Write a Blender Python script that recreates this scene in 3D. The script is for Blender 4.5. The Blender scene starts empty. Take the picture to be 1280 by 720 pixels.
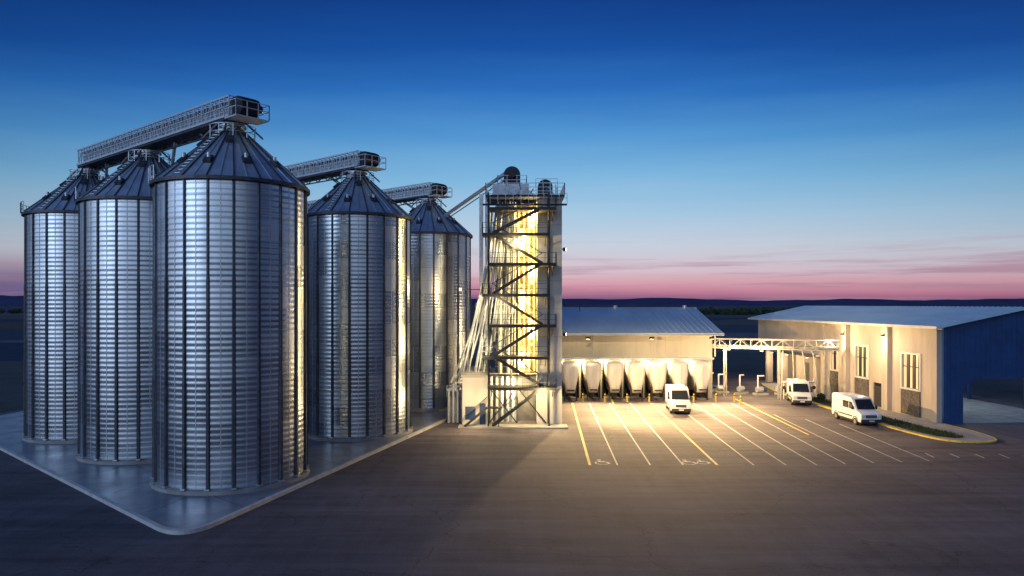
import bpy, math, random, bmesh
from mathutils import Vector, Matrix, noise
random.seed(7)
S=bpy.context.scene
COL=S.collection
R=math.radians
# ------------------------------------------------------------------ materials
def newmat(name):
    m=bpy.data.materials.new(name); m.use_nodes=True
    nt=m.node_tree; b=nt.nodes['Principled BSDF']
    return m,nt,b
def pbr(name,c1,c2=None,rough=.6,metal=0.,scale=1.5,bump=0.,bscale=12.,rvar=.1,emit=None,es=0.,stretch=(1,1,1),spec=.5):
    m,nt,b=newmat(name); N=nt.nodes; L=nt.links
    tc=N.new('ShaderNodeTexCoord'); mp=N.new('ShaderNodeMapping'); mp.inputs['Scale'].default_value=stretch
    L.new(tc.outputs['Object'],mp.inputs['Vector'])
    n=N.new('ShaderNodeTexNoise'); n.inputs['Scale'].default_value=scale; n.inputs['Detail'].default_value=6; n.inputs['Roughness'].default_value=.6
    L.new(mp.outputs[0],n.inputs['Vector'])
    if c2 is None: c2=tuple(x*.75 for x in c1)
    mr=N.new('ShaderNodeMapRange'); mr.inputs['From Min'].default_value=.32; mr.inputs['From Max'].default_value=.68
    L.new(n.outputs['Fac'],mr.inputs['Value'])
    mx=N.new('ShaderNodeMix'); mx.data_type='RGBA'
    mx.inputs['A'].default_value=(*c2,1); mx.inputs['B'].default_value=(*c1,1)
    L.new(mr.outputs[0],mx.inputs['Factor']); L.new(mx.outputs['Result'],b.inputs['Base Color'])
    r=N.new('ShaderNodeMapRange'); r.inputs['To Min'].default_value=min(1,rough+rvar); r.inputs['To Max'].default_value=max(.02,rough-rvar)
    L.new(n.outputs['Fac'],r.inputs['Value']); L.new(r.outputs[0],b.inputs['Roughness'])
    b.inputs['Metallic'].default_value=metal; b.inputs['Specular IOR Level'].default_value=spec
    if bump>0:
        n2=N.new('ShaderNodeTexNoise'); n2.inputs['Scale'].default_value=bscale; n2.inputs['Detail'].default_value=8
        L.new(mp.outputs[0],n2.inputs['Vector'])
        bp=N.new('ShaderNodeBump'); bp.inputs['Strength'].default_value=bump; bp.inputs['Distance'].default_value=.05
        L.new(n2.outputs['Fac'],bp.inputs['Height']); L.new(bp.outputs[0],b.inputs['Normal'])
    if emit:
        b.inputs['Emission Color'].default_value=(*emit,1); b.inputs['Emission Strength'].default_value=es
    return m

def silo_mat():
    m,nt,b=newmat('galvanised_corrugated'); N=nt.nodes; L=nt.links
    tc=N.new('ShaderNodeTexCoord'); sp=N.new('ShaderNodeSeparateXYZ'); L.new(tc.outputs['Object'],sp.inputs[0])
    def M(op,a,bb=None):
        x=N.new('ShaderNodeMath'); x.operation=op
        for i,v in enumerate([a,bb]):
            if v is None: continue
            if isinstance(v,(int,float)): x.inputs[i].default_value=v
            else: L.new(v,x.inputs[i])
        return x.outputs[0]
    ang=M('ARCTAN2',sp.outputs['Y'],sp.outputs['X'])
    zz=M('DIVIDE',sp.outputs['Z'],1.44)
    pz=M('FLOOR',zz)
    pa=M('FLOOR',M('MULTIPLY',ang,20/(2*math.pi)))
    oi=N.new('ShaderNodeObjectInfo')
    cb=N.new('ShaderNodeCombineXYZ'); L.new(pa,cb.inputs[0]); L.new(pz,cb.inputs[1]); L.new(M('MULTIPLY',oi.outputs['Random'],50),cb.inputs[2])
    wn=N.new('ShaderNodeTexWhiteNoise'); wn.noise_dimensions='3D'; L.new(cb.outputs[0],wn.inputs['Vector'])
    mp=N.new('ShaderNodeMapping'); mp.inputs['Scale'].default_value=(1,1,.10); L.new(tc.outputs['Object'],mp.inputs['Vector'])
    n=N.new('ShaderNodeTexNoise'); n.inputs['Scale'].default_value=.9; n.inputs['Detail'].default_value=3; L.new(mp.outputs[0],n.inputs['Vector'])
    fr=M('FRACT',zz); seam=M('LESS_THAN',fr,.045)
    v=M('ADD',M('MULTIPLY',wn.outputs['Value'],.30),M('MULTIPLY',n.outputs['Fac'],.95))
    v=M('SUBTRACT',v,M('MULTIPLY',seam,.3))
    cr=N.new('ShaderNodeMapRange'); cr.inputs['From Min'].default_value=.2; cr.inputs['From Max'].default_value=1.05
    L.new(v,cr.inputs['Value'])
    mx=N.new('ShaderNodeMix'); mx.data_type='RGBA'; mx.inputs['A'].default_value=(.32,.385,.46,1); mx.inputs['B'].default_value=(.76,.85,.95,1)
    L.new(cr.outputs[0],mx.inputs['Factor']); L.new(mx.outputs['Result'],b.inputs['Base Color'])
    rr=N.new('ShaderNodeMapRange'); rr.inputs['To Min'].default_value=.24; rr.inputs['To Max'].default_value=.32
    L.new(wn.outputs['Value'],rr.inputs['Value']); L.new(rr.outputs[0],b.inputs['Roughness'])
    b.inputs['Metallic'].default_value=.94
    return m

def yard_mat():
    m,nt,b=newmat('asphalt'); N=nt.nodes; L=nt.links
    tc=N.new('ShaderNodeTexCoord')
    def NZ(sc,det,st=(1,1,1)):
        mp=N.new('ShaderNodeMapping'); mp.inputs['Scale'].default_value=st; L.new(tc.outputs['Object'],mp.inputs['Vector'])
        n=N.new('ShaderNodeTexNoise'); n.inputs['Scale'].default_value=sc; n.inputs['Detail'].default_value=det; n.inputs['Roughness'].default_value=.65
        L.new(mp.outputs[0],n.inputs['Vector']); return n.outputs['Fac']
    a=NZ(.12,8); s=NZ(.5,6,(.14,1.5,1)); g=NZ(9,8); t=NZ(.7,5,(1.6,.12,1))
    def M(op,x,y):
        q=N.new('ShaderNodeMath'); q.operation=op
        for i,v in enumerate([x,y]):
            if isinstance(v,(int,float)): q.inputs[i].default_value=v
            else: L.new(v,q.inputs[i])
        return q.outputs[0]
    v=M('ADD',M('MULTIPLY',a,.8),M('MULTIPLY',s,.8)); v=M('ADD',v,M('MULTIPLY',g,.5)); v=M('ADD',v,M('MULTIPLY',t,.35))
    cr=N.new('ShaderNodeValToRGB'); L.new(M('MULTIPLY',v,.48),cr.inputs[0])
    e=cr.color_ramp.elements; e[0].position=.42; e[0].color=(.042,.040,.053,1); e[1].position=.74; e[1].color=(.165,.148,.165,1)
    vo=N.new('ShaderNodeTexVoronoi'); vo.feature='DISTANCE_TO_EDGE'; vo.inputs['Scale'].default_value=.11
    wv=N.new('ShaderNodeVectorMath'); wv.operation='ADD'; nn=N.new('ShaderNodeTexNoise'); nn.inputs['Scale'].default_value=.6; nn.inputs['Detail'].default_value=6
    L.new(tc.outputs['Object'],nn.inputs['Vector']); sc=N.new('ShaderNodeVectorMath'); sc.operation='SCALE'; sc.inputs['Scale'].default_value=2.2
    L.new(nn.outputs['Color'],sc.inputs[0]); L.new(tc.outputs['Object'],wv.inputs[0]); L.new(sc.outputs[0],wv.inputs[1]); L.new(wv.outputs[0],vo.inputs['Vector'])
    lt=N.new('ShaderNodeMath'); lt.operation='LESS_THAN'; L.new(vo.outputs['Distance'],lt.inputs[0]); lt.inputs[1].default_value=.003
    mx=N.new('ShaderNodeMix'); mx.data_type='RGBA'; L.new(M('MULTIPLY',lt.outputs[0],.4),mx.inputs['Factor']); L.new(cr.outputs[0],mx.inputs['A']); mx.inputs['B'].default_value=(.02,.02,.022,1)
    L.new(mx.outputs['Result'],b.inputs['Base Color'])
    b.inputs['Roughness'].default_value=.85; b.inputs['Specular IOR Level'].default_value=.15
    bp=N.new('ShaderNodeBump'); bp.inputs['Strength'].default_value=.4; bp.inputs['Distance'].default_value=.03; L.new(g,bp.inputs['Height']); L.new(bp.outputs[0],b.inputs['Normal'])
    return m

def ground_mat():
    m,nt,b=newmat('fields'); N=nt.nodes; L=nt.links
    tc=N.new('ShaderNodeTexCoord'); mp=N.new('ShaderNodeMapping'); mp.inputs['Rotation'].default_value=(0,0,.35); mp.inputs['Scale'].default_value=(.5,1,1); L.new(tc.outputs['Object'],mp.inputs['Vector'])
    vo=N.new('ShaderNodeTexVoronoi'); vo.distance='CHEBYCHEV'; vo.inputs['Scale'].default_value=.009; L.new(mp.outputs[0],vo.inputs['Vector'])
    sp=N.new('ShaderNodeSeparateColor'); L.new(vo.outputs['Color'],sp.inputs[0])
    cr=N.new('ShaderNodeValToRGB'); L.new(sp.outputs[0],cr.inputs[0]); cr.color_ramp.interpolation='CONSTANT'
    e=cr.color_ramp.elements; e[0].position=0; e[0].color=(.055,.075,.11,1); e[1].position=.8; e[1].color=(.13,.15,.18,1)
    for p,c in [(.25,(.10,.105,.10,1)),(.45,(.04,.06,.10,1)),(.62,(.10,.095,.07,1))]:
        x=e.new(p); x.color=c
    n=N.new('ShaderNodeTexNoise'); n.inputs['Scale'].default_value=.15; n.inputs['Detail'].default_value=9; L.new(tc.outputs['Object'],n.inputs['Vector'])
    mr=N.new('ShaderNodeMapRange'); L.new(n.outputs['Fac'],mr.inputs['Value']); mr.inputs['To Min'].default_value=.55; mr.inputs['To Max'].default_value=1.45
    mx=N.new('ShaderNodeVectorMath'); mx.operation='SCALE'; L.new(cr.outputs[0],mx.inputs[0]); L.new(mr.outputs[0],mx.inputs['Scale'])
    L.new(mx.outputs[0],b.inputs['Base Color']); b.inputs['Roughness'].default_value=1; b.inputs['Specular IOR Level'].default_value=.05
    return m

MT={}
MT['silo']=silo_mat()
MT['stiff']=pbr('stiffener_steel',(.11,.12,.145),(.05,.055,.07),rough=.5,metal=.6,scale=2)
MT['roofm']=pbr('silo_roof_sheet',(.50,.59,.69),(.32,.39,.48),rough=.42,metal=.55,scale=1.2)
MT['galv']=pbr('galvanised_steel',(.60,.64,.68),(.40,.44,.48),rough=.42,metal=.65,scale=3)
MT['galvl']=pbr('galvanised_grating',(.68,.74,.80),(.50,.55,.61),rough=.5,metal=.25,scale=5)
MT['gsteel']=pbr('weathered_gantry_steel',(.42,.41,.38),(.28,.27,.25),rough=.6,metal=.3,scale=3)
MT['dark']=pbr('dark_painted_steel',(.03,.032,.038),(.015,.016,.02),rough=.5,metal=.3,scale=3)
MT['grey']=pbr('grey_duct_sheet',(.20,.20,.20),(.12,.12,.125),rough=.55,metal=.4,scale=1.2)
MT['conc']=pbr('concrete',(.36,.35,.34),(.22,.215,.21),rough=.85,scale=.8,bump=.3)
MT['pad']=pbr('pad_concrete',(.22,.24,.285),(.11,.13,.17),rough=.34,scale=.35,bump=.12,rvar=.2)
MT['kerb']=pbr('kerb_concrete',(.58,.58,.57),(.42,.42,.41),rough=.8,scale=1.2,bump=.2)
MT['joint']=pbr('joint_sealant',(.05,.05,.055),rough=.9)
MT['white']=pbr('white_cladding',(.66,.64,.60),(.52,.50,.46),rough=.55,scale=.7,bump=.08,stretch=(1,1,.25))
MT['render']=pbr('cream_render',(.52,.45,.37),(.38,.33,.27),rough=.85,scale=.6,bump=.15,stretch=(1,1,.3))
MT['cream']=pbr('cream_cladding',(.60,.56,.46),(.49,.45,.36),rough=.7,scale=.5,bump=.05,stretch=(1,1,.3))
MT['roof']=pbr('blue_white_roof_sheet',(.42,.60,.74),(.32,.47,.61),rough=.45,metal=.0,scale=.35,stretch=(1,.3,1),spec=.6)
MT['blue']=pbr('navy_cladding',(.018,.065,.20),(.012,.042,.14),rough=.45,scale=.8)
MT['shed']=pbr('pale_blue_cladding',(.50,.60,.68),(.40,.50,.58),rough=.7,scale=.8)
MT['glass']=pbr('window_glass',(.02,.025,.03),rough=.08,scale=1,rvar=.03)
MT['wglass']=pbr('lit_window_glass',(.3,.22,.12),(.10,.07,.04),rough=.2,scale=.9,emit=(1,.70,.34),es=1.1)
MT['stone']=pbr('stone_cladding',(.16,.14,.12),(.05,.045,.04),rough=.9,scale=4,bump=.8,bscale=6)
MT['door']=pbr('roller_door',(.20,.19,.18),(.12,.115,.11),rough=.6,scale=1)
MT['paintw']=pbr('white_road_paint',(.60,.60,.58),(.20,.20,.20),rough=.7,scale=4.5)
MT['painty']=pbr('yellow_road_paint',(.80,.60,.05),(.42,.31,.06),rough=.7,scale=3.5)
MT['van']=pbr('white_van_paint',(.80,.80,.79),(.70,.70,.69),rough=.25,scale=.8,rvar=.05)
MT['hop']=pbr('white_trailer_paint',(.78,.76,.72),(.60,.58,.54),rough=.45,scale=1.4,stretch=(1,1,.3))
MT['rubber']=pbr('tyre_rubber',(.02,.02,.02),rough=.85,scale=3)
MT['hub']=pbr('wheel_hub',(.5,.5,.5),rough=.35,metal=.8,scale=3)
MT['plastic']=pbr('black_plastic',(.03,.03,.032),rough=.55,scale=3)
MT['hl']=pbr('headlamp_glass',(.75,.78,.8),rough=.08,scale=3,rvar=.02)
MT['red']=pbr('tail_lamp',(.5,.02,.01),rough=.2,scale=3)
MT['lamp']=pbr('lit_lamp',(1,.9,.7),rough=.5,emit=(1,.80,.45),es=18)
MT['grass']=pbr('grass',(.05,.08,.025),(.02,.035,.012),rough=.95,scale=3,bump=1,bscale=9)
MT['leaf']=pbr('foliage',(.06,.09,.035),(.025,.04,.018),rough=.9,scale=.6)
MT['hill']=pbr('hazy_hill_slope',(.09,.10,.19),(.06,.07,.14),rough=1,scale=.004,spec=0)  # bluish distance haze is mixed into the slope colour
MT['asph']=yard_mat(); MT['field']=ground_mat()
MT['louvre']=pbr('louvre_sheet',(.88,.74,.40),(.74,.60,.28),rough=.5,metal=.1,scale=1.5)

# ------------------------------------------------------------------ builder
class B:
    def __init__(s): s.p={}
    def g(s,part,mat,smooth=False):
        if part not in s.p: s.p[part]=[[],[],mat,smooth]
        return s.p[part]
    def add(s,part,mat,vs,fs,smooth=False):
        q=s.g(part,mat,smooth); o=len(q[0]); q[0].extend([tuple(v) for v in vs]); q[1].extend([tuple(i+o for i in f) for f in fs])
    def box(s,part,mat,x0,x1,y0,y1,z0,z1):
        vs=[(x0,y0,z0),(x1,y0,z0),(x1,y1,z0),(x0,y1,z0),(x0,y0,z1),(x1,y0,z1),(x1,y1,z1),(x0,y1,z1)]
        s.add(part,mat,vs,[(0,3,2,1),(4,5,6,7),(0,1,5,4),(1,2,6,5),(2,3,7,6),(3,0,4,7)])
    def frame(s,p,q):
        p=Vector(p);q=Vector(q);d=(q-p).normalized()
        up=Vector((0,0,1)) if abs(d.z)<.95 else Vector((1,0,0))
        a=d.cross(up).normalized(); b=a.cross(d).normalized()
        return p,q,a,b
    def beam(s,part,mat,p,q,w,h=None):
        h=h or w; p,q,a,b=s.frame(p,q)
        vs=[c+a*(i*w/2)+b*(j*h/2) for c in (p,q) for i,j in ((-1,-1),(1,-1),(1,1),(-1,1))]
        s.add(part,mat,vs,[(3,2,1,0),(4,5,6,7),(0,1,5,4),(1,2,6,5),(2,3,7,6),(3,0,4,7)])
    def tube(s,part,mat,p,q,r,n=12,r2=None,caps=True):
        r2=r if r2 is None else r2; p,q,a,b=s.frame(p,q)
        vs=[c+(a*math.cos(2*math.pi*i/n)+b*math.sin(2*math.pi*i/n))*rr for c,rr in ((p,r),(q,r2)) for i in range(n)]
        fs=[(i,(i+1)%n,n+(i+1)%n,n+i) for i in range(n)]
        if caps: fs+= [tuple(range(n))[::-1],tuple(range(n,2*n))]
        s.add(part,mat,vs,fs,False)
    def path(s,part,mat,pts,r,n=8):
        for a,b in zip(pts[:-1],pts[1:]): s.tube(part,mat,a,b,r,n)
    def revolve(s,part,mat,prof,n=32,c=(0,0),smooth=True,caps=False):
        vs=[];fs=[]
        for (r,z) in prof:
            for i in range(n):
                t=2*math.pi*i/n; vs.append((c[0]+r*math.cos(t),c[1]+r*math.sin(t),z))
        for k in range(len(prof)-1):
            for i in range(n):
                fs.append((k*n+i,k*n+(i+1)%n,(k+1)*n+(i+1)%n,(k+1)*n+i))
        s.add(part,mat,vs,fs,smooth)
    def prism(s,part,mat,prof,axis,a0,a1):
        f={'x':lambda u,v,t:(t,u,v),'y':lambda u,v,t:(u,t,v),'z':lambda u,v,t:(u,v,t)}[axis]
        n=len(prof); vs=[f(u,v,a0) for u,v in prof]+[f(u,v,a1) for u,v in prof]
        fs=[tuple(range(n))[::-1],tuple(range(n,2*n))]+[(i,(i+1)%n,n+(i+1)%n,n+i) for i in range(n)]
        s.add(part,mat,vs,fs)
    def rail(s,part,mat,p,q,h=1.1,step=1.2,t=.06,rails=(1,.55)):
        p=Vector(p);q=Vector(q);n=max(1,int((q-p).length/step))
        for i in range(n+1):
            c=p.lerp(q,i/n); s.beam(part,mat,c,c+Vector((0,0,h)),t)
        for r in rails: s.beam(part,mat,p+Vector((0,0,h*r)),q+Vector((0,0,h*r)),t*.9)
    def meshes(s):
        out=[]
        for k,(v,f,m,sm) in s.p.items():
            me=bpy.data.meshes.new(k); me.from_pydata(v,[],f); me.materials.append(MT[m]); me.update()
            bm=bmesh.new(); bm.from_mesh(me); bmesh.ops.recalc_face_normals(bm,faces=bm.faces); bm.to_mesh(me); bm.free()
            if sm: me.polygons.foreach_set('use_smooth',[True]*len(me.polygons))
            out.append((k,me))
        return out
def place(name,meshes,loc=(0,0,0),rz=0,bevel=None):
    e=bpy.data.objects.new(name,None); e.location=loc; e.rotation_euler=(0,0,rz); COL.objects.link(e)
    for k,me in meshes:
        o=bpy.data.objects.new(k,me); COL.objects.link(o); o.parent=e
        if bevel and k in bevel:
            bv=o.modifiers.new('bevel','BEVEL'); bv.width=bevel[k]; bv.segments=3; bv.limit_method='ANGLE'
            for p in me.polygons: p.use_smooth=True
    return e
def single(name,vs,fs,mat,smooth=False):
    me=bpy.data.meshes.new(name); me.from_pydata([tuple(v) for v in vs],[],fs); me.materials.append(MT[mat]); me.update()
    if smooth: me.polygons.foreach_set('use_smooth',[True]*len(me.polygons))
    o=bpy.data.objects.new(name,me); COL.objects.link(o); return o
WARM=(1,.74,.36)
def light(parent,loc,e,color=WARM,rad=.25,typ='POINT',target=None,cone=120,blend=.6,name='lamp_light'):
    l=bpy.data.lights.new(name,typ); l.energy=e; l.color=color; l.shadow_soft_size=rad
    o=bpy.data.objects.new(name,l); COL.objects.link(o); o.location=loc
    if typ=='SPOT':
        l.spot_size=R(cone); l.spot_blend=blend
        d=Vector(target)-Vector(loc); o.rotation_euler=d.to_track_quat('-Z','Y').to_euler()
    if parent: o.parent=parent
    return o

# ------------------------------------------------------------------ camera
cam=bpy.data.cameras.new('camera'); cam.sensor_width=36; cam.lens=900/1280*36; cam.shift_y=20/1280; cam.clip_end=30000; cam.clip_start=.5
co=bpy.data.objects.new('camera',cam); COL.objects.link(co); co.location=(0,0,12); co.rotation_euler=(R(90),0,0); S.camera=co

# ------------------------------------------------------------------ world (dusk sky)
w=bpy.data.worlds.new('World'); S.world=w; w.use_nodes=True; nt=w.node_tree; N=nt.nodes; L=nt.links
bg=N['Background']
def M(op,a,b=None,c=None):
    x=N.new('ShaderNodeMath'); x.operation=op
    for i,v in enumerate([a,b,c]):
        if v is None: continue
        if isinstance(v,(int,float)): x.inputs[i].default_value=v
        else: L.new(v,x.inputs[i])
    return x.outputs[0]
def lin(c,k=1): 
    return tuple(k*((x/255)/12.92 if x/255<=.04045 else ((x/255+.055)/1.055)**2.4) for x in c)+(1,)
tc=N.new('ShaderNodeTexCoord'); sp=N.new('ShaderNodeSeparateXYZ'); L.new(tc.outputs['Generated'],sp.inputs[0])
X,Y,Z=sp.outputs
x2=M('MULTIPLY',X,X)
ze=M('MULTIPLY',Z,M('ADD',1,M('MULTIPLY',x2,.5)))
mp=N.new('ShaderNodeMapping'); mp.inputs['Scale'].default_value=(1.3,1.3,14); L.new(tc.outputs['Generated'],mp.inputs['Vector'])
nz=N.new('ShaderNodeTexNoise'); nz.inputs['Scale'].default_value=2.6; nz.inputs['Detail'].default_value=7; nz.inputs['Roughness'].default_value=.5; L.new(mp.outputs[0],nz.inputs['Vector'])
wf=N.new('ShaderNodeMapRange'); L.new(Z,wf.inputs['Value']); wf.inputs['From Max'].default_value=.2; wf.inputs['To Min'].default_value=.012; wf.inputs['To Max'].default_value=.026
ze=M('ADD',ze,M('MULTIPLY',M('SUBTRACT',nz.outputs['Fac'],.5),wf.outputs[0]))
def ramp(stops,fac):
    r=N.new('ShaderNodeValToRGB'); L.new(fac,r.inputs[0]); e=r.color_ramp.elements
    e[0].position=stops[0][0]; e[0].color=stops[0][1]; e[1].position=stops[-1][0]; e[1].color=stops[-1][1]
    for p,c in stops[1:-1]:
        q=e.new(p); q.color=c
    return r.outputs[0]
front=ramp([(0,lin((88,78,116))),(.008,lin((134,92,128))),(.017,lin((192,126,150))),(.029,lin((212,158,172))),(.046,lin((212,190,202))),(.08,lin((196,206,220))),(.125,lin((164,198,224))),(.175,lin((124,180,220))),(.23,lin((80,148,208))),(.285,lin((42,110,188))),(.335,lin((20,80,160))),(.40,lin((11,56,130))),(1,lin((6,30,80)))],ze)
back=ramp([(0,lin((180,190,215),1.0)),(.08,lin((215,228,248),1.2)),(.28,lin((175,206,242),1.15)),(.55,lin((100,148,218),1.0)),(1,lin((36,76,155)))],Z)
bsc=N.new('ShaderNodeVectorMath'); bsc.operation='SCALE'; L.new(back,bsc.inputs[0]); L.new(M('SUBTRACT',.82,M('MULTIPLY',X,1.0)),bsc.inputs['Scale'])
bsm=N.new('ShaderNodeVectorMath'); bsm.operation='MAXIMUM'; L.new(bsc.outputs[0],bsm.inputs[0]); bsm.inputs[1].default_value=(.04,.07,.14)
bk=N.new('ShaderNodeMapRange'); bk.interpolation_type='SMOOTHSTEP'; L.new(Y,bk.inputs['Value']); bk.inputs['From Min'].default_value=.25; bk.inputs['From Max'].default_value=-.6
xs=M('SUBTRACT',X,.06); dk=M('SUBTRACT',1.02,M('MULTIPLY',M('MULTIPLY',xs,xs),.65))
fsc=N.new('ShaderNodeVectorMath'); fsc.operation='SCALE'; L.new(front,fsc.inputs[0]); L.new(M('MAXIMUM',dk,.3),fsc.inputs['Scale'])
lx=N.new('ShaderNodeMapRange'); lx.interpolation_type='SMOOTHSTEP'; L.new(X,lx.inputs['Value']); lx.inputs['From Min'].default_value=0; lx.inputs['From Max'].default_value=-.5; lx.inputs['To Max'].default_value=.88
lz=N.new('ShaderNodeMapRange'); lz.interpolation_type='SMOOTHSTEP'; L.new(Z,lz.inputs['Value']); lz.inputs['From Min'].default_value=.07; lz.inputs['From Max'].default_value=.02
hz=N.new('ShaderNodeMix'); hz.data_type='RGBA'; L.new(M('MULTIPLY',lx.outputs[0],lz.outputs[0]),hz.inputs['Factor']); L.new(fsc.outputs[0],hz.inputs['A']); hz.inputs['B'].default_value=lin((96,92,134))
mxs=N.new('ShaderNodeMix'); mxs.data_type='RGBA'; L.new(bk.outputs[0],mxs.inputs['Factor']); L.new(hz.outputs['Result'],mxs.inputs['A']); L.new(bsm.outputs[0],mxs.inputs['B'])
mp2=N.new('ShaderNodeMapping'); mp2.inputs['Scale'].default_value=(1,1,26); L.new(tc.outputs['Generated'],mp2.inputs['Vector'])
nc=N.new('ShaderNodeTexNoise'); nc.inputs['Scale'].default_value=3.2; nc.inputs['Detail'].default_value=8; nc.inputs['Roughness'].default_value=.6; L.new(mp2.outputs[0],nc.inputs['Vector'])
cm=N.new('ShaderNodeMapRange'); cm.interpolation_type='SMOOTHSTEP'; L.new(nc.outputs['Fac'],cm.inputs['Value']); cm.inputs['From Min'].default_value=.48; cm.inputs['From Max'].default_value=.66
zm=N.new('ShaderNodeMapRange'); zm.interpolation_type='SMOOTHSTEP'; L.new(Z,zm.inputs['Value']); zm.inputs['From Min'].default_value=.10; zm.inputs['From Max'].default_value=.03
xm=N.new('ShaderNodeMapRange'); L.new(X,xm.inputs['Value']); xm.inputs['From Min'].default_value=-.2; xm.inputs['From Max'].default_value=.5; xm.inputs['To Min'].default_value=.35; xm.inputs['To Max'].default_value=.8
cf=M('MULTIPLY',M('MULTIPLY',cm.outputs[0],zm.outputs[0]),xm.outputs[0])
mc=N.new('ShaderNodeMix'); mc.data_type='RGBA'; L.new(cf,mc.inputs['Factor']); L.new(mxs.outputs['Result'],mc.inputs['A']); mc.inputs['B'].default_value=lin((168,128,150))
sky=N.new('ShaderNodeTexSky'); sky.sky_type='NISHITA'; sky.sun_disc=False; sky.sun_elevation=R(1); sky.sun_rotation=R(200)
ad=N.new('ShaderNodeMix'); ad.data_type='RGBA'; ad.blend_type='ADD'; ad.inputs['Factor'].default_value=.004; L.new(mc.outputs['Result'],ad.inputs['A']); L.new(sky.outputs[0],ad.inputs['B'])
L.new(ad.outputs['Result'],bg.inputs['Color']); bg.inputs['Strength'].default_value=1.0
dusk_fill=bpy.data.lights.new('dusk_fill','SUN'); dusk_fill.energy=.24; dusk_fill.angle=R(30); dusk_fill.color=(.66,.82,1)  # added soft blue directional fill for shaping; the real sun has set
so=bpy.data.objects.new('dusk_fill',dusk_fill); COL.objects.link(so); so.rotation_euler=Vector((.55,.70,-.34)).to_track_quat('-Z','Y').to_euler()

# ------------------------------------------------------------------ ground
g=9000
single('ground',[(-g,-g/3,0),(g,-g/3,0),(g,g,0),(-g,g,0)],[(0,1,2,3)],'field')
single('asphalt_yard',[(-75,-60,.004),(140,-60,.004),(140,60,.004),(62,70,.004),(60,122,.004),(-2,122,.004),(-2,92,.004),(-55,71,.004),(-75,71,.004)],[tuple(range(9))],'asph')

C=Vector((-16.7,36.2)); dl=Vector((-.741,.671)); dr=Vector((.257,.966))
def padpoly(off):
    n1=Vector((.671,.741)); n2=Vector((-.966,.257))
    den=dl.x*dr.y-dl.y*dr.x
    d=(n2-n1)*off
    a=(d.x*dr.y-d.y*dr.x)/den
    c=C+n1*off+dl*a
    rr=max(.5,3.0-off); pts=[]
    p0=c+dl*rr; p1=c+dr*rr
    for i in range(13):
        t=i/12; pts.append(p0*(1-t)**2+c*2*t*(1-t)+p1*t*t)
    return [c+dl*52]+pts+[c+dr*(54-off)]
po=padpoly(0); pi_=padpoly(.28)
def tail(o): return [Vector((-6+0-o,112-o)),Vector((-52+o,112-o))]
po+=tail(0); pi_+=tail(.28)
b=B(); n=len(po)
b.add('edge_kerb','kerb',[(p.x,p.y,0) for p in po]+[(p.x,p.y,.22) for p in po]+[(p.x,p.y,.22) for p in pi_]+[(p.x,p.y,.16) for p in pi_],
  [(i,(i+1)%n,n+(i+1)%n,n+i) for i in range(n)]+[(n+i,n+(i+1)%n,2*n+(i+1)%n,2*n+i) for i in range(n)]+[(2*n+i,2*n+(i+1)%n,3*n+(i+1)%n,3*n+i) for i in range(n)])
b.add('slab','pad',[(p.x,p.y,.16) for p in pi_],[tuple(range(n))])
def quad(p,q,w_,z):
    d=(q-p).normalized(); m_=Vector((-d.y,d.x))*w_/2
    return [(p.x-m_.x,p.y-m_.y,z),(p.x+m_.x,p.y+m_.y,z),(q.x+m_.x,q.y+m_.y,z),(q.x-m_.x,q.y-m_.y,z)]
for k in range(1,9):
    p=C+dr*(5.8*k)+Vector((-.4,.1)); b.add('slab_joints','joint',quad(p,p+dl*(44),.035,.1645),[(0,1,2,3)])
for k in range(1,8):
    p=C+dl*(5.8*k)+dr*.6+Vector((.1,.4)); b.add('slab_joints','joint',quad(p,p+dr*46,.035,.1655),[(0,1,2,3)])
place('concrete_pad',b.meshes())

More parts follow.
